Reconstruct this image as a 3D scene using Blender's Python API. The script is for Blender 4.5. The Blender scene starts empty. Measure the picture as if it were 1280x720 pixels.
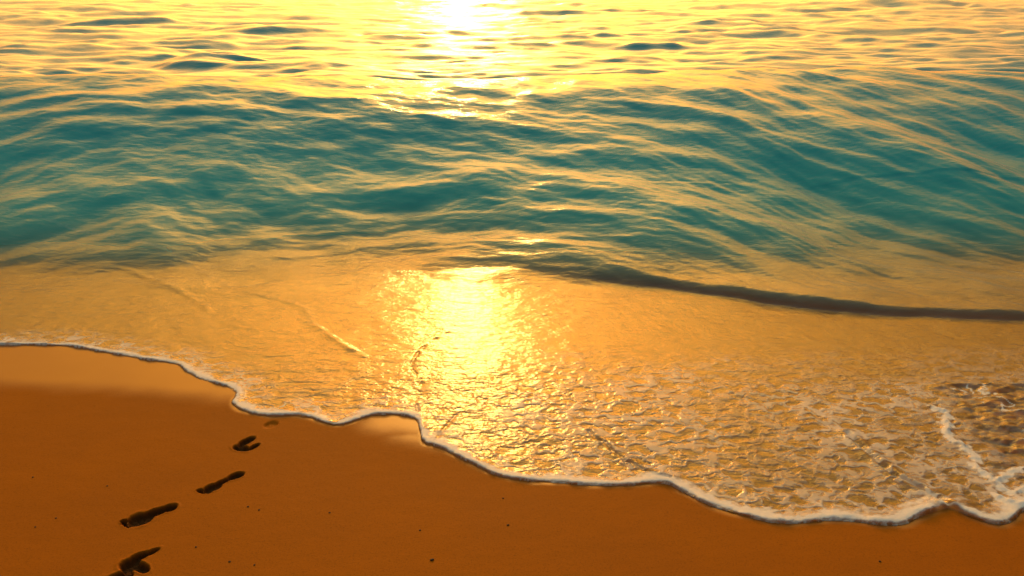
import bpy, math
import numpy as np
from mathutils import Vector, Matrix

rng = np.random.default_rng(7)
R = math.radians
scene = bpy.context.scene
col = scene.collection

# ------------------------------------------------------------------ camera and layout
CAM_Z, PITCH, F = 2.6, 22.0, 1108.0          # metres, degrees down, focal length in 1280-wide pixels
CT, ST = math.cos(R(PITCH)), math.sin(R(PITCH))
SUN_EL, SUN_AZ = 14.0, -3.0                  # degrees; azimuth from +Y, negative = left
SLOPE, Y0 = 0.07, 6.3


def sand_z(y):
    y = np.asarray(y, float)
    z = SLOPE * (Y0 - y)
    z = np.where(y < 0, SLOPE * Y0 + 0.02 * (1 - np.exp(y / 4.0)) * 4 * SLOPE / 0.08, z)
    deep = np.where(y > 8, -0.10 * (y - 8) ** 1.0, 0)
    return np.maximum(z + deep, -6.0)


def unproj(px, py):
    """a point of the photograph's ground (beach plane, or sea level farther out) in metres"""
    u, v = (px - 640) / F, (py - 360) / F
    d = np.array([u, CT - v * ST, -ST - v * CT])
    t = CAM_Z / -d[2]
    for _ in range(30):
        y = d[1] * t
        t = (CAM_Z - max(SLOPE * (Y0 - y), 0.0)) / -d[2]
    return d[0] * t, d[1] * t


def line(pts):
    return np.array([unproj(*p) for p in pts])


# ------------------------------------------------------------------ noise
GR = rng.uniform(0, 2 * np.pi, (8, 256, 256))
GX, GY = np.cos(GR), np.sin(GR)


def pn(x, y, s=0):
    xi, yi = np.floor(x).astype(np.int64), np.floor(y).astype(np.int64)
    fx, fy = x - xi, y - yi
    u = fx * fx * fx * (fx * (fx * 6 - 15) + 10)
    v = fy * fy * fy * (fy * (fy * 6 - 15) + 10)
    s = s % 8

    def g(ix, iy, dx, dy):
        a, b = ix & 255, iy & 255
        return GX[s, a, b] * dx + GY[s, a, b] * dy
    n00, n10 = g(xi, yi, fx, fy), g(xi + 1, yi, fx - 1, fy)
    n01, n11 = g(xi, yi + 1, fx, fy - 1), g(xi + 1, yi + 1, fx - 1, fy - 1)
    a = n00 + u * (n10 - n00)
    b = n01 + u * (n11 - n01)
    return (a + v * (b - a)) * 1.4


def fbm(x, y, o=3, s=0, gain=.5):
    r, a, f = 0, 1, 1
    for k in range(o):
        r = r + a * pn(x * f + 17.3 * k, y * f + 9.1 * k, s + k)
        a *= gain
        f *= 2.03
    return r


def sstep(a, b, x):
    t = np.clip((x - a) / (b - a), 0, 1)
    return t * t * (3 - 2 * t)


def smax(a, b, k):
    h = np.clip(.5 + .5 * (a - b) / k, 0, 1)
    return b + (a - b) * h + k * h * (1 - h)


def smooth_poly(P, n=6, amp=0.0, freq=6.0, s=0):
    """Catmull-Rom through the points plus a little waviness"""
    out = []
    Q = np.vstack([2 * P[0] - P[1], P, 2 * P[-1] - P[-2]])
    for i in range(1, len(Q) - 2):
        for k in range(n):
            t = k / n
            a, b, c, d = Q[i - 1], Q[i], Q[i + 1], Q[i + 2]
            out.append(.5 * (2 * b + (c - a) * t + (2 * a - 5 * b + 4 * c - d) * t * t + (3 * b - a - 3 * c + d) * t ** 3))
    out.append(Q[-2])
    out = np.array(out)
    if amp:
        l = np.r_[0, np.cumsum(np.hypot(*np.diff(out, axis=0).T))]
        out[:, 1] += amp * fbm(l * freq, l * 0 + 3.3 + s, 3, s)
        out[:, 0] += .6 * amp * fbm(l * freq, l * 0 + 8.3 + s, 3, s)
    return out


def dist_poly(X, Y, P, want_arc=False):
    best = np.full(X.shape, 1e9)
    arc = np.zeros(X.shape)
    l = np.r_[0, np.cumsum(np.hypot(*np.diff(P, axis=0).T))]
    for i in range(len(P) - 1):
        ax, ay = P[i]
        bx, by = P[i + 1] - P[i]
        L2 = bx * bx + by * by + 1e-12
        t = np.clip(((X - ax) * bx + (Y - ay) * by) / L2, 0, 1)
        d = (X - ax - t * bx) ** 2 + (Y - ay - t * by) ** 2
        m = d < best
        best = np.where(m, d, best)
        if want_arc:
            arc = np.where(m, l[i] + t * math.sqrt(L2), arc)
    return (np.sqrt(best), arc) if want_arc else np.sqrt(best)


def above_poly(X, Y, P):
    """True on the seaward side of a polyline running left to right"""
    c = np.zeros(X.shape, bool)
    Q = np.vstack([[P[0, 0] - 100, P[0, 1]], P, [P[-1, 0] + 100, P[-1, 1]]])
    for i in range(len(Q) - 1):
        (ax, ay), (bx, by) = Q[i], Q[i + 1]
        if ax == bx:
            continue
        m = (X >= min(ax, bx)) & (X < max(ax, bx)) & (Y > ay + (by - ay) * (X - ax) / (bx - ax))
        c ^= m
    return c


# ------------------------------------------------------------------ lines read off the photograph
SHORE_PX = [(0, 432), (50, 432), (90, 434), (130, 441), (180, 450), (220, 456), (234, 466), (255, 476), (283, 484),
            (294, 492), (289, 503), (300, 512), (330, 520), (380, 521), (410, 530), (430, 531), (470, 519), (514, 522),
            (524, 537), (529, 553), (546, 558), (580, 575), (630, 597), (680, 603), (740, 607), (790, 607), (830, 604),
            (855, 616), (890, 633), (940, 648), (985, 655), (1050, 651), (1100, 657), (1130, 655), (1160, 643),
            (1187, 637), (1220, 650), (1250, 656), (1268, 651), (1280, 640)]
shore = line(SHORE_PX)
L0, R0 = shore[0], shore[-1]
ext_l = [[L0[0] - d, L0[1] + .12 * math.sin(d * 1.3) * min(d, 1)] for d in (40, 20, 12, 8, 6, 5, 4, 3.2, 2.5, 1.9, 1.4, .9, .5)]
ext_r = [[R0[0] + d, R0[1] + .15 * math.sin(d * 1.7)] for d in (.12, .3, .6, .9, 1.3, 1.8, 2.4, 3, 4, 5, 6, 8, 12, 20, 40)]
SHORE = smooth_poly(np.vstack([ext_l, shore, ext_r]), 6, .006, 7, 1)

STEP = smooth_poly(np.vstack([[[-9, 7.2]], line([(200, 352), (420, 352), (560, 349), (640, 346), (720, 349), (860, 369), (1000, 389), (1100, 399), (1180, 402), (1280, 408)]), [[9, 4.9]]]), 5, .03, 3, 2)
RIDGE = smooth_poly(line([(-160, 280), (0, 297), (80, 305), (150, 316), (220, 329), (265, 352), (300, 370), (345, 378), (380, 389), (393, 410), (420, 428), (455, 448)]), 5, .012, 5, 3)
RIDGE2 = smooth_poly(line([(-160, 312), (-40, 318), (60, 325), (140, 338), (190, 352), (245, 378), (262, 392)]), 5, .02, 4, 5)
CREASE = smooth_poly(line([(560, 418), (527, 438), (515, 460), (527, 482), (521, 505), (524, 522)]), 5, .015, 6, 4)
CREASE2 = smooth_poly(line([(735, 543), (752, 553), (768, 569), (798, 585), (836, 600)]), 5, .03, 9, 5)
CREASE3 = smooth_poly(line([(570, 520), (556, 536), (543, 553)]), 4, .004, 6, 6)
CREASE4 = smooth_poly(line([(1060, 545), (1110, 590), (1150, 612), (1185, 634)]), 5, .008, 6, 6)
CASC = smooth_poly(line([(1165, 512), (1181, 519), (1183, 535), (1186, 550), (1200, 558), (1208, 566), (1216, 572), (1219, 586), (1235, 597), (1246, 606), (1262, 616), (1285, 612)]), 5, .012, 9, 7)
CASC2 = smooth_poly(line([(1200, 548), (1212, 541), (1232, 545)]), 3, .006, 9, 5)
CASC3 = smooth_poly(line([(1218, 570), (1226, 562), (1236, 556)]), 3, .004, 9, 5)
CASC4 = smooth_poly(line([(1246, 602), (1262, 592), (1290, 588), (1330, 592)]), 3, .006, 9, 5)
CASC5 = smooth_poly(line([(1244, 622), (1262, 630), (1280, 634), (1320, 630)]), 3, .006, 9, 5)
WETLINE = smooth_poly(np.vstack([[[-9, 4.4]], line([(-200, 470), (0, 478), (80, 482), (170, 487), (240, 492), (300, 498), (380, 500), (455, 505), (464, 533), (500, 538), (530, 540), (560, 540), (700, 570)]), [[9, 2.2]]]), 5, .02, 2, 6)


# ------------------------------------------------------------------ mesh helpers
def link(me, name, parent=None):
    o = bpy.data.objects.new(name, me)
    col.objects.link(o)
    o.parent = parent
    return o


def tag(o, label=None, cat=None, group=None, kind=None):
    for k, v in (('label', label), ('category', cat), ('group', group), ('kind', kind)):
        if v:
            o[k] = v
    return o


def grid_normals(X, Y, Z):
    P = np.stack([X, Y, Z], -1)
    du = np.gradient(P, axis=1)
    dv = np.gradient(P, axis=0)
    n = np.cross(du, dv)
    n /= np.linalg.norm(n, axis=-1, keepdims=True) + 1e-12
    n[n[..., 2] < 0] *= -1
    return n


def grid_mesh(name, X, Y, Z, N, face_mask, attrs, mat):
    """the chosen cells of a grid as ONE mesh, shaded with the normals of the whole grid"""
    nr, nc = X.shape
    idx = np.arange(nr * nc).reshape(nr, nc)
    q = np.stack([idx[:-1, :-1], idx[:-1, 1:], idx[1:, 1:], idx[1:, :-1]], -1)[face_mask]
    used, inv = np.unique(q, return_inverse=True)
    inv = inv.reshape(-1, 4).astype(np.int32)
    co = np.stack([X.ravel()[used], Y.ravel()[used], Z.ravel()[used]], -1).astype(np.float32)
    me = bpy.data.meshes.new(name)
    me.vertices.add(len(used))
    me.vertices.foreach_set('co', co.ravel())
    me.loops.add(inv.size)
    me.loops.foreach_set('vertex_index', inv.ravel())
    me.polygons.add(len(inv))
    me.polygons.foreach_set('loop_start', np.arange(0, inv.size, 4, dtype=np.int32))
    me.polygons.foreach_set('use_smooth', np.ones(len(inv), bool))
    me.update(calc_edges=True)
    for k, a in attrs.items():
        at = me.attributes.new(k, 'FLOAT', 'POINT')
        at.data.foreach_set('value', a.ravel()[used].astype(np.float32))
    me.normals_split_custom_set_from_vertices(N.reshape(-1, 3)[used].astype(np.float32))
    me.materials.append(mat)
    return me


# ------------------------------------------------------------------ material helpers
class NT:
    def __init__(self, tree):
        self.t = tree
        self.t.nodes.clear()

    def n(self, kind, **kw):
        nd = self.t.nodes.new(kind)
        for k, v in kw.items():
            if k.startswith('i_'):
                key = k[2:].replace('_', ' ')
                nd.inputs[int(key) if key.isdigit() else key].default_value = v
            else:
                setattr(nd, k, v)
        return nd

    def l(self, a, b):
        self.t.links.new(a, b)

    def m(self, op, a, b=None, c=None):
        nd = self.t.nodes.new('ShaderNodeMath')
        nd.operation = op
        for i, v in enumerate((a, b, c)):
            if v is None:
                continue
            if isinstance(v, (int, float)):
                nd.inputs[i].default_value = v
            else:
                self.l(v, nd.inputs[i])
        return nd.outputs[0]

    def vm(self, op, a, b):
        nd = self.t.nodes.new('ShaderNodeVectorMath')
        nd.operation = op
        for i, v in enumerate((a, b)):
            if isinstance(v, (tuple, list)):
                nd.inputs[i].default_value = v
            elif isinstance(v, (int, float)):
                if op == 'SCALE':
                    nd.inputs['Scale'].default_value = v
            elif op == 'SCALE' and i == 1:
                self.l(v, nd.inputs['Scale'])
            else:
                self.l(v, nd.inputs[i])
        return nd.outputs['Value' if op in ('DOT_PRODUCT', 'LENGTH') else 'Vector']

    def mixc(self, f, a, b):
        nd = self.t.nodes.new('ShaderNodeMix')
        nd.data_type = 'RGBA'
        for i, v in ((0, f), (6, a), (7, b)):
            if isinstance(v, (tuple, list, int, float)):
                nd.inputs[i].default_value = v
            else:
                self.l(v, nd.inputs[i])
        return nd.outputs[2]

    def mixs(self, f, a, b):
        nd = self.t.nodes.new('ShaderNodeMixShader')
        if isinstance(f, (int, float)):
            nd.inputs[0].default_value = f
        else:
            self.l(f, nd.inputs[0])
        self.l(a, nd.inputs[1])
        self.l(b, nd.inputs[2])
        return nd.outputs[0]

    def attr(self, name):
        return self.n('ShaderNodeAttribute', attribute_name=name).outputs['Fac']

    def noise(self, vec, scale, detail=2, rough=.5):
        nd = self.n('ShaderNodeTexNoise', i_Scale=scale, i_Detail=detail, i_Roughness=rough)
        self.l(vec, nd.inputs['Vector'])
        return nd.outputs['Fac']


def new_mat(name):
    m = bpy.data.materials.new(name)
    m.use_nodes = True
    return m, NT(m.node_tree)


# ---- sand
def make_sand(name, damp=0.0):
    m, t = new_mat(name)
    pos = t.n('ShaderNodeNewGeometry').outputs['Position']
    wet = t.attr('wet')
    n1 = t.noise(pos, 900, 2)
    n2 = t.noise(pos, 2.2, 4)
    n3 = t.noise(pos, 60, 3)
    dry = t.mixc(t.m('MULTIPLY_ADD', n2, 1.6, -.3), (.24, .071, .0008, 1), (.30, .092, .001, 1))
    dry = t.mixc(t.m('MULTIPLY', t.m('SUBTRACT', n1, .5), 1.3), dry, (.13, .036, .0005, 1))
    wetc = (.24, .070, .002, 1)
    n4 = t.noise(pos, 130, 3, .7)
    dry = t.mixc(t.m('MULTIPLY', t.m('MAXIMUM', t.m('SUBTRACT', n4, .52), 0), 2.2), dry, (.07, .021, .001, 1))
    c = t.mixc(t.m('MULTIPLY', wet, .85), dry, wetc)
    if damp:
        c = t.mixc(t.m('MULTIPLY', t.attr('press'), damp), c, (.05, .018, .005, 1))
    b1 = t.n('ShaderNodeBump', i_Strength=.35, i_Distance=.0012)
    t.l(t.m('MULTIPLY', n1, t.m('SUBTRACT', 1, wet)), b1.inputs['Height'])
    b2 = t.n('ShaderNodeBump', i_Strength=.25, i_Distance=.003)
    t.l(t.m('MULTIPLY', n3, t.m('SUBTRACT', 1, wet)), b2.inputs['Height'])
    t.l(b1.outputs[0], b2.inputs['Normal'])
    p = t.n('ShaderNodeBsdfPrincipled')
    t.l(c, p.inputs['Base Color'])
    rough = t.m('ADD', t.m('MULTIPLY_ADD', wet, -.34, .62), t.m('MULTIPLY', n2, .12))
    t.l(rough, p.inputs['Roughness'])
    p.inputs['IOR'].default_value = 1.33
    t.l(t.m('MULTIPLY_ADD', wet, .28, .10), p.inputs['Specular IOR Level'])
    t.l(b2.outputs[0], p.inputs['Normal'])
    o = t.n('ShaderNodeOutputMaterial')
    t.l(p.outputs[0], o.inputs[0])
    return m


# ---- water, from thin wash over sand to deep teal sea, with foam where the mesh carries it
def make_water(name):
    m, t = new_mat(name)
    pos = t.n('ShaderNodeNewGeometry').outputs['Position']
    depth, foam, wash = t.attr('depth'), t.attr('foam'), t.attr('wash')
    mp = t.n('ShaderNodeMapping')
    mp.inputs['Scale'].default_value = (1, 2.2, 1)
    t.l(pos, mp.inputs['Vector'])
    nb = t.noise(mp.outputs[0], 9, 4, .55)
    nf = t.noise(mp.outputs[0], 45, 3, .6)
    b1 = t.n('ShaderNodeBump', i_Strength=.4, i_Distance=.02)
    t.l(nb, b1.inputs['Height'])
    b2 = t.n('ShaderNodeBump', i_Strength=.35, i_Distance=.004)
    t.l(nf, b2.inputs['Height'])
    t.l(b1.outputs[0], b2.inputs['Normal'])
    nrm = b2.outputs[0]
    # the body of the water
    k = t.m('SUBTRACT', 1, t.m('POWER', 2.718, t.m('MULTIPLY', t.m('MAXIMUM', t.m('SUBTRACT', depth, .035), 0), -6.0)))
    shallow = t.m('POWER', 2.718, t.m('MULTIPLY', depth, -1.1))
    body = t.mixc(shallow, (.001, .26, .32, 1), (.015, .46, .40, 1))
    silt = t.m('POWER', 2.718, t.m('MULTIPLY', depth, -8.0))
    body = t.mixc(silt, body, (.34, .25, .07, 1))       # sand stirred up where it is shallow
    dif = t.n('ShaderNodeBsdfDiffuse')
    t.l(body, dif.inputs[0])
    dif.inputs['Normal'].default_value = (0, 0, 1)   # light comes up from all the water below
    up = t.n('ShaderNodeCombineXYZ', i_2=1.0)
    up.inputs[1].default_value = -.15
    t.l(up.outputs[0], dif.inputs['Normal'])
    trl = t.n('ShaderNodeBsdfTranslucent')
    t.l(body, trl.inputs[0])
    bod = t.mixs(.3, dif.outputs[0], trl.outputs[0])
    tr = t.n('ShaderNodeBsdfTransparent')
    tr.inputs[0].default_value = (.97, .95, .88, 1)
    under = t.mixs(k, tr.outputs[0], bod)
    gl = t.n('ShaderNodeBsdfGlossy')
    t.l(t.m('ADD', t.m('MULTIPLY_ADD', wash, .06, .12), t.m('MULTIPLY', t.attr('far'), .20)), gl.inputs['Roughness'])
    gl.inputs[0].default_value = (1, 1, 1, 1)
    t.l(nrm, gl.inputs['Normal'])
    fr = t.n('ShaderNodeFresnel', i_IOR=1.40)
    t.l(nrm, fr.inputs['Normal'])
    g2 = t.n('ShaderNodeBsdfGlossy', i_Roughness=.40)      # chop too small to model
    t.l(nrm, g2.inputs['Normal'])
    gls = t.mixs(t.m('MULTIPLY', t.m('SUBTRACT', 1, wash), .27), gl.outputs[0], g2.outputs[0])
    water = t.mixs(fr.outputs[0], under, gls)
    # foam: bubbles scatter light both ways
    fb = t.noise(pos, 260, 3, .65)
    b3 = t.n('ShaderNodeBump', i_Strength=.6, i_Distance=.004)
    t.l(fb, b3.inputs['Height'])
    fd = t.n('ShaderNodeBsdfDiffuse')
    fd.inputs[0].default_value = (.94, .91, .83, 1)
    fm = t.n('ShaderNodeMix', data_type='VECTOR', i_0=.8)   # light scatters through the bubbles
    t.l(b3.outputs[0], fm.inputs[4])
    fm.inputs[5].default_value = (0, 0, 1)
    t.l(fm.outputs[1], fd.inputs['Normal'])
    ft = t.n('ShaderNodeBsdfTranslucent')
    ft.inputs[0].default_value = (.93, .88, .74, 1)
    fo = t.mixs(.30, fd.outputs[0], ft.outputs[0])
    fg = t.n('ShaderNodeBsdfGlossy', i_Roughness=.35)
    t.l(b3.outputs[0], fg.inputs['Normal'])
    fo = t.mixs(.06, fo, fg.outputs[0])
    f = t.m('MINIMUM', t.m('MAXIMUM', t.m('MULTIPLY', foam, t.m('MULTIPLY_ADD', fb, .9, .55)), 0), 1)
    out = t.mixs(f, water, fo)
    o = t.n('ShaderNodeOutputMaterial')
    t.l(out, o.inputs[0])
    return m


SAND = make_sand('sand')
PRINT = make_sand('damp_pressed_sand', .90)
WATER = make_water('sea_water')

# ------------------------------------------------------------------ footprints: outline and depth
# (toe end, heel end, ball width, heel width, completeness, side) in photograph pixels
PRINTS = [
    dict(a=(150, 712), b=(199, 689), kind='hook', w=.060),
    dict(a=(159, 654), b=(221, 632), kind='full', w=.052),
    dict(a=(254, 614), b=(305, 591), kind='thin', w=.046),
    dict(a=(297, 563), b=(322, 548), kind='cee', w=.050),
    dict(a=(331, 534), b=(346, 527), kind='faint', w=.036),
    dict(a=(120, 736), b=(165, 715), kind='full', w=.055),
]


def blob(u, v, cu, cv, ru, rv):
    """1 inside an ellipse, falling to 0 at its edge"""
    return 1 - np.hypot((u - cu) / ru, (v - cv) / rv)


def print_depth(X, Y, p, seed):
    """depth (m) and rim (m) of a print at ground points"""
    A, B = np.array(unproj(*p['a'])), np.array(unproj(*p['b']))
    L = np.linalg.norm(B - A)
    e = (B - A) / L
    n = np.array([-e[1], e[0]])
    u = ((X - A[0]) * e[0] + (Y - A[1]) * e[1]) / L            # 0 at the toes, 1 at the heel
    v = (X - A[0]) * n[0] + (Y - A[1]) * n[1]
    wob = fbm(X * 45, Y * 45, 2, seed) * .06
    w = p['w'] * 1.06
    k = p['kind']
    if k == 'full':
        s = np.maximum.reduce([blob(u, v, .24, -.004, .27, w), blob(u, v, .55, .006, .36, w * .62), blob(u, v, .84, .002, .18, w * .62)])
        D = .034
    elif k == 'thin':
        s = np.maximum.reduce([blob(u, v, .20, -.005, .22, w * .75), blob(u, v, .45, .004, .25, w * .45), blob(u, v, .80, .004, .22, w * .62),
                               blob(u, v, .06, -.02, .10, w * .5)])
        D = .028
    elif k == 'hook':
        s = np.maximum.reduce([blob(u, v, .25, .0, .25, w * .8), blob(u, v, .38, -.05, .16, w * .75), blob(u, v, .55, .026, .30, w * .45), blob(u, v, .82, .018, .26, w * .28)])
        D = .036
    elif k == 'cee':
        s = np.maximum.reduce([blob(u, v, .65, .03, .45, w * .55), blob(u, v, .18, .0, .22, w * 1.0), blob(u, v, .45, -.045, .32, w * .36)])
        D = .026
    else:
        s = blob(u, v, .5, 0, .55, w)
        D = .010
    if k in ('full', 'thin'):                                   # toes
        for q, (tu, tv, tr) in enumerate(((-.03, .022, .55), (-.055, .004, .42), (-.045, -.012, .36), (-.02, -.026, .34))):
            s = np.maximum(s, blob(u, v, tu, tv * (1.2 if k == 'full' else .8), tr * .13, tr * .030))
    s = s + wob
    dep = D * sstep(-.04, .36, s) * (1 + .25 * fbm(X * 60, Y * 60, 2, seed + 1))
    rim = .0016 * np.exp(-((s + .16) / .18) ** 2) * (D / .03) * (1 + 1.5 * fbm(X * 20, Y * 20, 2, seed + 3))
    return dep, rim, s


def ground_at(X, Y):
    z = sand_z(Y)
    z = z + .006 * fbm(X * .7, Y * .7, 2, 2) * sstep(5.5, 4.0, Y) + .0007 * fbm(X * 7, Y * 9, 3, 3)
    return z


def axis(segs):
    out = []
    for a, b, st in segs:
        out.append(np.arange(a, b, st))
    return np.concatenate(out + [[segs[-1][1]]])


xs = axis([(-600, -40, 40), (-40, -6, 2), (-6, -2.6, .08), (-2.6, -1.75, .02), (-1.75, -.75, .0045), (-.75, 2.8, .012), (2.8, 6, .08), (6, 40, 2), (40, 600, 40)])
ys = axis([(-300, -20, 20), (-20, 0, 1), (0, 2.2, .06), (2.2, 2.6, .01), (2.6, 4.05, .0045), (4.05, 5.2, .012), (5.2, 8, .05), (8, 20, .6), (20, 100, 8), (100, 4000, 100)])
SX, SY = np.meshgrid(xs, ys)
SZ = ground_at(SX, SY)
near = (np.abs(SX) < 9) & (SY > 1.5) & (SY < 7)
dW = np.full(SX.shape, -1.0)
xn, yn = SX[near], SY[near]
dw = dist_poly(xn, yn, WETLINE)
dW[near] = np.where(above_poly(xn, yn, WETLINE), dw, -dw)
dW = np.where(SY >= 7, 2, dW)
wet = sstep(-.14, .10, dW + .02 * fbm(SX * 5, SY * 5, 3, 4))
dS = np.full(SX.shape, 9.0)
ds = dist_poly(xn, yn, SHORE)
dS[near] = np.where(above_poly(xn, yn, SHORE), -ds, ds)
dS = np.where(SY >= 7, -2, dS)
wet = np.maximum(wet, sstep(.035, .0, dS + .015 * fbm(SX * 6, SY * 6, 2, 5)))
SZ = SZ - .0007 * fbm(SX * 7, SY * 9, 3, 3) * wet          # the swept wet sand is smooth
pmask = []
press = np.zeros(SX.shape)
for i, p in enumerate(PRINTS):
    A = unproj(*p['a'])
    box = (np.hypot(SX - A[0], SY - A[1]) < .5)
    dep, rim, s = print_depth(SX[box], SY[box], p, i)
    SZ[box] += rim - dep
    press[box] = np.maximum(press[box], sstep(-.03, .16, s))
    mk = np.zeros(SX.shape, bool)
    mk[box] = s > -.05
    pmask.append(mk)
SN = grid_normals(SX, SY, SZ)


def cells(m):
    return (m[:-1, :-1].astype(int) + m[1:, :-1] + m[:-1, 1:] + m[1:, 1:]) >= 2


pc = [cells(m) for m in pmask]
taken = np.zeros_like(pc[0])
labels = [
    'hook shaped footprint broken at its edge at the bottom of the sand, nearest complete one',
    'deepest whole footprint of the trail, long unbroken dark print with wide ball',
    'narrow footprint with a crumbled toe end, between the deep whole print and the curved one',
    'short C shaped footprint, second from the foam edge',
    'faint smallest footprint washed almost away right below the foam edge',
    'footprint cut off by the bottom edge of the photo, nearest of the trail',
]
for c, p, lab in zip(pc, PRINTS, labels):
    c = c & ~taken
    taken |= c
    A, B = np.array(unproj(*p['a'])), np.array(unproj(*p['b']))
    o = link(grid_mesh('footprint', SX, SY, SZ, SN, c, {'wet': wet, 'press': press}, PRINT if p['kind'] != 'faint' else SAND), 'footprint')
    tag(o, lab, 'footprint', 'trail of footprints leading up the sand')
tag(link(grid_mesh('sand', SX, SY, SZ, SN, ~taken, {'wet': wet}, SAND), 'sand'), kind='structure')

# ------------------------------------------------------------------ the sea and the wash
pyr = np.linspace(790, 3, 1180)
dl = R(PITCH) + np.arctan((pyr - 360) / F)
rows = np.where(CAM_Z / np.tan(dl) > Y0, CAM_Z / np.tan(dl), (CAM_Z - SLOPE * Y0) / (np.tan(dl) - SLOPE))
rows = np.sort(rows)
rows = np.concatenate([rows, rows[-1] * np.geomspace(1.02, 110, 90)])
ta = np.linspace(-.63, .63, 1260)
g = .63 * np.geomspace(1.004, 6, 46)
ta = np.concatenate([-g[::-1], ta, g])
WY = np.repeat(rows[:, None], len(ta), 1)
WX = ta[None, :] * (WY * CT + (CAM_Z - .15) * ST)

nearw = (WY < 8.2) & (np.abs(WX) < 12)
xn, yn = WX[nearw], WY[nearw]


def field(P, signed=True, default=9.0):
    out = np.full(WX.shape, default)
    d = dist_poly(xn, yn, P)
    if signed:
        d = np.where(above_poly(xn, yn, P), d, -d)
    out[nearw] = d
    return out


dshore = field(SHORE)
dshore = np.where(WY < 2.4, -9, dshore)
dstep = np.where(WY >= 8.2, WY - 6.0, field(STEP))
dridge, dcr, dcr2, dcr3, dcr4 = (field(P, False) for P in (RIDGE, CREASE, CREASE2, CREASE3, CREASE4))
dca = np.minimum.reduce([field(P, False) * k for P, k in ((CASC, 1), (CASC4, 1.3), (CASC5, 1.1))])

# how far into the sea: streaks slant towards the right, as the swell wraps round
slant = np.where(WX > -1, .85 * (np.sqrt((WX + 1) ** 2 + 4) - 2), -.10 * (WX + 1))
warp = .5 * fbm(WX * .25, WY * .25, 2, 1)
U = WX + .4 * warp
V = WY + slant * np.exp(-np.maximum(WY - 11, 0) / 6) + warp

# the swell
yc = 10.6 + .30 * np.sin(WX * .35 + .6) + .35 * fbm(WX * .12, WX * 0 + .5, 2, 2)
foot = 6.25 + .55 * fbm(WX * .5, WX * 0 + 1.7, 2, 3) + .4 * np.exp(-((WX + .3) / 1.1) ** 2)
tf = np.clip((WY - foot) / (yc - foot), 0, 1)
front = 1.0 * (tf ** 2.1 * (3.1 - 2.1 * tf))
bk = np.maximum(WY - yc, 0)
back = 1.0 * (.82 * np.exp(-(bk / 1.6) ** 2) + .18 * np.exp(-bk / 6))
swell = np.where(WY < yc, front, back) * (1 - .11 * np.exp(-((WX + .45) / 2.2) ** 2))   # the swell sags in the middle
face = sstep(6.4, 8.5, WY) * sstep(13, 11, WY)
shallow = sstep(5.9, 7.5, WY)
far = sstep(10.8, 14, WY)

rip = .041 * fbm(U / 2.6, V / .70, 2, 0, .45) * (.3 + .7 * sstep(5.7, 7.6, WY))
rip = rip + .024 * pn(U / .9 + 5 + .3 * warp, V / .36, 2) * (.5 + .5 * face) + .020 * pn(WX / .55 + .3 * WY, WY / .36 - .25 * WX, 6)
rip = rip + .0095 * fbm(U / .34 + 2, V / .18 + 9, 2, 3)
rip = rip + .095 * fbm(U / 4.5 + 3, V / 1.5, 2, 6) * sstep(6.3, 7.2, WY) * sstep(10, 8.5, WY)
rip = rip + .018 * (1 - np.abs(pn(U / 3.0, V / 1.1, 4)) * 2) * face
farr = .07 * fbm(WX / 7, WY / 2.6, 3, 5, .5) + .05 * pn(WX / 2.2, WY / .9, 6)
farr = farr + .075 * sstep(.05, .75, fbm(WX / 4.2 + 4 + .3 * warp, WY / 1.3 + .06 * WX, 3, 2)) * (1 + fbm(WX / 9, WY / 6, 2, 1)) + .035 * sstep(.0, .7, fbm(WX / 1.5, WY / .6 + 7 - .08 * WX, 2, 3))
farr = farr + .05 * fbm(WX / 2.2 + 1, WY / .75 + .12 * WX, 3, 4) + .03 * (1 - 2 * np.abs(pn(WX / 5, WY / 1.2, 1)))
fade = 1 / (1 + np.maximum(WY - 40, 0) / 60)
sea = swell + rip * (1 - .6 * far) + farr * far * fade

# small step where the sea stands above the wash on the right
XB = unproj(1165, 400)[0]
A = .115 * sstep(0.25, 2.4, WX) ** .8 * (1 - .1 * sstep(3.0, 4.0, WX)) * (1 - .15 * np.exp(-((WX - XB) / .30) ** 2)) * (1 + .12 * fbm(WX * 2.2, WX * 0 + 2.2, 2, 5)) + .006
st = A * sstep(-.06, .15, dstep) * np.exp(-np.maximum(dstep, 0) / 1.6)
sea = np.where(shallow > 0, sea * shallow, 0) + st + rip * (1 - shallow) * (.55 + .45 * sstep(-.6, -1.6, WX)) * sstep(-1.0, .1, dstep)

# thin wash over the sand
SZW = sand_z(WY)
def worley(x, y, s):
    xi, yi = np.floor(x).astype(np.int64), np.floor(y).astype(np.int64)
    best = np.full(x.shape, 9.0)
    for a in (-1, 0, 1):
        for b in (-1, 0, 1):
            k = GR[s % 8, (xi + a) & 255, (yi + b) & 255]
            k2 = GR[(s + 1) % 8, (xi + a) & 255, (yi + b) & 255]
            d = np.hypot(xi + a + k / 6.2832 - x, yi + b + k2 / 6.2832 - y) / (.55 + .45 * np.sin(k * 3 + k2) ** 2)
            best = np.minimum(best, d)
    return best


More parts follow.
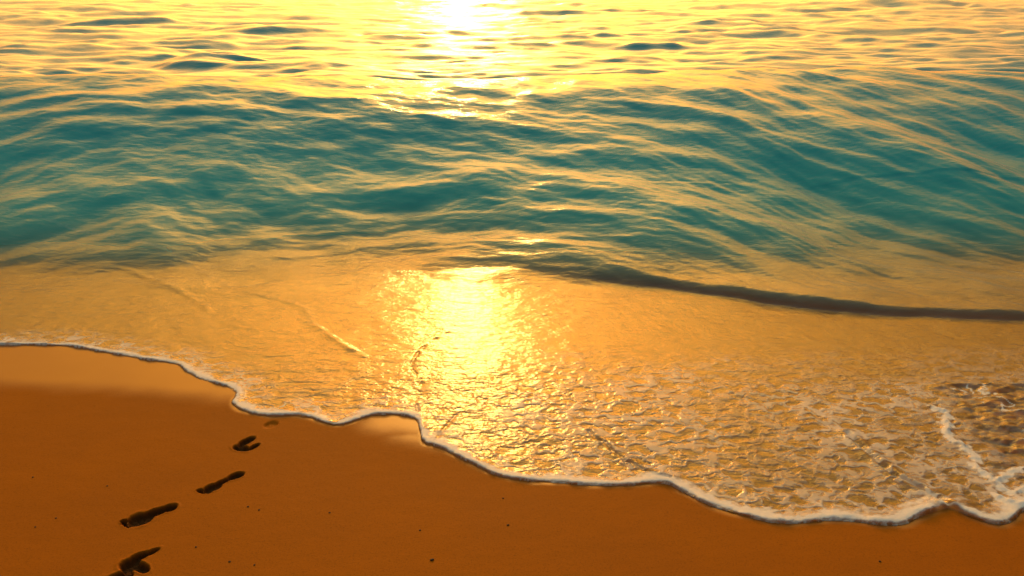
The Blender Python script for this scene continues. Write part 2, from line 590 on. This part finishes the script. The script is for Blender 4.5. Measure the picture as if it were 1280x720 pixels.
holes = np.ones(WX.shape)
wx2, wy2 = xn + .035 * fbm(xn * 11, yn * 11, 3, 1), yn + .035 * fbm(xn * 11 + 4, yn * 11, 3, 2)
h1 = sstep(.30, .62, worley(wx2 / .105, wy2 / .072, 2))
h2 = sstep(.25, .65, worley(wx2 / .048, wy2 / .034, 4))
holes[nearw] = h1 * (.45 + .55 * h2)
cell = fbm(WX / .085 + 3 * warp, WY / .075, 3, 1, .55)
cell2 = fbm(WX / .25, WY / .20, 2, 3)
dens = sstep(-1.0, .2, WX + .15 * fbm(WX * 2, WY * 2, 2, 2)) * sstep(5.35, 4.3, WY - .15 * cell2 + .12 * WX * 0) 
dens = np.maximum(dens, .6 * sstep(5.3, 4.4, WY))
pocket = sstep(0, .25, WX - np.interp(WY, CASC[::-1, 1], CASC[::-1, 0])) * (WY < 4.6)
dens = dens * (1 - .7 * pocket)
bumps = ((.0016 * cell + .0036 * (holes - .6)) * dens + (.002 + .0015 * dens) * cell2 + .022 * pocket * fbm(WX / .17, WY / .12, 3, 6))
bumps = bumps + .0022 * fbm(WX / .30 + warp, WY / .13, 3, 2) * sstep(-.3, -1.2, WX)
film = .006 + .010 * sstep(0, .9, dshore) + bumps * sstep(0, .12, dshore)
big = 1 + 1.0 * sstep(.8, 2.2, WX)                     # the lip is taller to the right
nl = 1 + .8 * fbm(WX * 9, WY * 9, 2, 5)
dn = dshore + .006 * fbm(WX * 34, WY * 34, 3, 6) + .008 * fbm(WX * 9, WY * 9, 2, 5)
lip = (.0095 * big * nl) * np.sqrt(np.clip(dn / .013, 0, 1)) * np.exp(-(np.maximum(dn - .014 * big, 0) / (.034 * big)) ** 1.5)
film = film * sstep(-.002, .03, dn) + lip
film = film + .0045 * np.exp(-(dridge / .03) ** 2) * (1 + 1.2 * cell2)
dr2 = field(RIDGE2, False)
film = film + .006 * np.exp(-(dr2 / .03) ** 2) * (1 + 1.2 * cell2)
film = film - .005 * np.exp(-(dcr / .012) ** 2) * sstep(-.2, .3, fbm(WX * 14, WY * 14, 2, 3))
film = film - .004 * np.exp(-(dcr3 / .010) ** 2)
film = film - .004 * np.exp(-(dcr2 / .009) ** 2) * (1 + fbm(WX * 12, WY * 12, 2, 1)) + .005 * np.exp(-((dcr2 - .022) / .016) ** 2)
film = film - .007 * np.exp(-(dcr4 / .012) ** 2) + .009 * np.exp(-((dcr4 - .03) / .02) ** 2)
film = film + .011 * np.exp(-(dca / .02) ** 2) * nl * (1 + .6 * fbm(WX * 28, WY * 28, 2, 4))
film = np.where(dshore > 0, np.maximum(film, .0015), -.02)
washz = SZW + film
WZ = smax(sea, washz, .015 + .085 * sstep(.7, -.3, WX))
WZ = np.where(dshore < 0, SZW - .02 + np.clip(dshore, -.02, 0) * .5, WZ)
depth = np.maximum(WZ - SZW, 0)
wash = sstep(.25, -.1, dstep)

# foam cover
lace = np.abs(cell + .25 * cell2)
foam = sstep(.075, .030, dn / (.55 + .45 * big) / (1.05 + .85 * np.clip(fbm(WX * 5, WY * 5, 3, 7), -.95, 1)) + .016 * fbm(WX * 25, WY * 25, 3, 2)) * sstep(.003, .013, dn / (.6 + .4 * big))
sheet = dens * (.0 + .50 * holes * (.75 + .6 * fbm(WX * 2, WY * 2, 2, 4))) * (.35 + .65 * sstep(-.8, .3, WX))
trail = .75 * sstep(.34, .04, dn / (.4 + .6 * big)) * (holes ** 1.5) * sstep(.0, .03, dn) * (.7 + .6 * fbm(WX * 5, WY * 5, 2, 6))
foam = np.maximum(foam, np.maximum(sheet * wash, trail))
foam = np.maximum(foam, .95 * sstep(.046, .012, dca + .03 * fbm(WX * 22, WY * 22, 3, 4)))
vein = np.abs(fbm(WX * 6.5, WY * 8, 3, 7))
foam = np.maximum(foam, pocket * .9 * sstep(.12, .03, vein) * sstep(-.3, .2, fbm(WX * 3, WY * 3, 2, 2)) * (dshore > 0.02))
foam = np.maximum(foam, .05 * sstep(.02, .004, dridge + .02 * fbm(WX * 18, WY * 18, 3, 4)) * sstep(-.2, -2.2, WX * 1.0))
foam = np.clip(foam, 0, 1)
WN = grid_normals(WX, WY, WZ)
keep = cells(dshore > -.03)
is_lip = cells((dshore < .045 * (.5 + .5 * big)) & (WY < 8)) & keep
is_wash = cells(dstep < 0.02) & keep & ~is_lip
attrs = {'far': sstep(10.5, 15, WY), 'depth': depth, 'foam': foam, 'wash': wash}
tag(link(grid_mesh('sea_water', WX, WY, WZ, WN, keep & ~is_lip & ~is_wash, attrs, WATER), 'sea_water'), kind='structure')
tag(link(grid_mesh('shallow_water', WX, WY, WZ, WN, is_wash, attrs, WATER), 'shallow_water'), kind='structure')
tag(link(grid_mesh('foam_edge', WX, WY, WZ, WN, is_lip, attrs, WATER), 'foam_edge'),
    'thin white foam rim along the front of the wash on the sand', 'foam', kind='stuff')

# ------------------------------------------------------------------ specks of stone on the sand
pm, t = new_mat('dark_pebble')
pos = t.n('ShaderNodeNewGeometry').outputs['Position']
p = t.n('ShaderNodeBsdfPrincipled', i_Roughness=.8)
t.l(t.mixc(t.noise(pos, 300, 2), (.015, .006, .002, 1), (.035, .013, .004, 1)), p.inputs['Base Color'])
t.l(p.outputs[0], t.n('ShaderNodeOutputMaterial').inputs[0])
import bmesh
PEB = [
    (540, 700, .0085, 'largest dark pebble on the sand, alone near the bottom middle of the photo'),
    (41, 596, .0050, 'small pebble near the left edge, beyond the other three on the far left'),
    (134, 607, .0045, 'tiny pebble on the left sand between the photo edge and the narrow footprint'),
    (70, 647, .0045, 'tiny pebble left of the deep whole footprint'),
    (44, 658, .0045, 'tiny pebble lowest of the four at the far left of the sand'),
    (310, 634, .0055, 'left pebble of the close pair right of the deep whole footprint'),
    (324, 638, .0050, 'right pebble of the close pair right of the deep whole footprint'),
    (412, 641, .0048, 'lone small pebble on open sand right of the close pair'),
    (525, 663, .0048, 'small pebble straight behind the largest pebble'),
    (629, 623, .0050, 'pebble nearest the foam rim in the middle of the sand'),
    (635, 657, .0060, 'round pebble a little below the one nearest the foam rim'),
    (245, 684, .0050, 'small pebble just right of the hook shaped footprint'),
    (287, 702, .0050, 'left pebble of two low down between the hook shaped footprint and the largest pebble'),
    (318, 706, .0045, 'right pebble of two low down between the hook shaped footprint and the largest pebble'),
    (1100, 702, .0055, 'only pebble on the right side of the sand below the foam rim'),
]
for i, (px, py, r, lab) in enumerate(PEB):
    x, y = unproj(px, py)
    bm = bmesh.new()
    bmesh.ops.create_icosphere(bm, subdivisions=3, radius=r * .8)
    for v in bm.verts:
        c = np.array(v.co) / r
        k = 1 + .28 * float(pn(np.array([c[0] * 1.3 + i * 3.1]), np.array([c[1] * 1.3 + c[2] * .9]), i)[0])
        v.co = Vector((v.co.x * k * 1.25, v.co.y * k, v.co.z * k * .6))
    me = bpy.data.meshes.new('pebble')
    bm.to_mesh(me)
    bm.free()
    for f in me.polygons:
        f.use_smooth = True
    me.materials.append(pm)
    o = link(me, 'pebble')
    o.location = (x, y, float(ground_at(np.array([x]), np.array([y]))[0]) + r * .22)
    o.rotation_euler.z = i * 1.3
    tag(o, lab, 'pebble', 'pebbles scattered over the bare sand')

# ------------------------------------------------------------------ light
el, az = R(SUN_EL), R(SUN_AZ)
sd = Vector((math.sin(az) * math.cos(el), math.cos(az) * math.cos(el), math.sin(el)))
L = bpy.data.lights.new('sun', 'SUN')
L.energy = .55
L.angle = R(.53)
L.color = (1, .62, .16)
so = bpy.data.objects.new('sun', L)
col.objects.link(so)
so.rotation_euler = (-sd).to_track_quat('-Z', 'Y').to_euler()

W = bpy.data.worlds.new('World')
scene.world = W
W.use_nodes = True
t = NT(W.node_tree)
sky = t.n('ShaderNodeTexSky', sky_type='NISHITA', sun_disc=False, sun_elevation=el, sun_rotation=az,
          air_density=1.4, dust_density=5.0, ozone_density=1.0, altitude=0)
dirv = t.n('ShaderNodeTexCoord').outputs['Generated']
dt = t.m('MAXIMUM', t.vm('DOT_PRODUCT', dirv, tuple(sd)), 0)
sep = t.n('ShaderNodeSeparateXYZ')
t.l(dirv, sep.inputs[0])
z = t.m('MAXIMUM', sep.outputs[2], 0)
tint = t.mixc(t.m('POWER', t.m('MINIMUM', z, 1), 3.0), (.90, .27, .018, 1), (3.3, 4.0, 3.3, 1))
base = t.vm('MULTIPLY', sky.outputs[0], tint)
# evening glow spreading round the sun
low = t.m('MULTIPLY', t.m('MINIMUM', t.m('MULTIPLY_ADD', z, 2.15, .0), 1), t.m('POWER', t.m('SUBTRACT', 1, z), 2.5))
g1 = t.vm('SCALE', (56, 20, .5), t.m('MULTIPLY', low, t.m('POWER', dt, 4)))
g2 = t.vm('SCALE', (9, 7, 1.0), t.m('MULTIPLY', low, t.m('POWER', dt, 18)))
g3 = t.vm('SCALE', (24, 16, 1.2), t.m('MULTIPLY', t.m('MINIMUM', t.m('MULTIPLY', t.m('MULTIPLY', z, z), 5), 1), t.m('POWER', dt, 8)))
s = t.vm('ADD', base, t.vm('ADD', g1, t.vm('ADD', g2, g3)))
bg = t.n('ShaderNodeBackground', i_Strength=.1)
t.l(s, bg.inputs[0])
t.l(bg.outputs[0], t.n('ShaderNodeOutputWorld').inputs[0])

# ------------------------------------------------------------------ camera
cd = bpy.data.cameras.new('camera')
cd.sensor_width = 36
cd.lens = 36 * F / 1280
cd.clip_start, cd.clip_end = .05, 20000
co = bpy.data.objects.new('camera', cd)
col.objects.link(co)
co.location = (0, 0, CAM_Z)
co.rotation_euler = (R(90 - PITCH), 0, 0)
scene.camera = co

scene.view_settings.view_transform = 'Standard'
scene.view_settings.look = 'None'
scene.view_settings.exposure = .45
scene.view_settings.gamma = 1
scene.cycles.use_denoising = True
scene.cycles.max_bounces = 8
scene.cycles.transparent_max_bounces = 8
scene.cycles.sample_clamp_indirect = 8
scene.cycles.caustics_reflective = False
scene.cycles.caustics_refractive = False
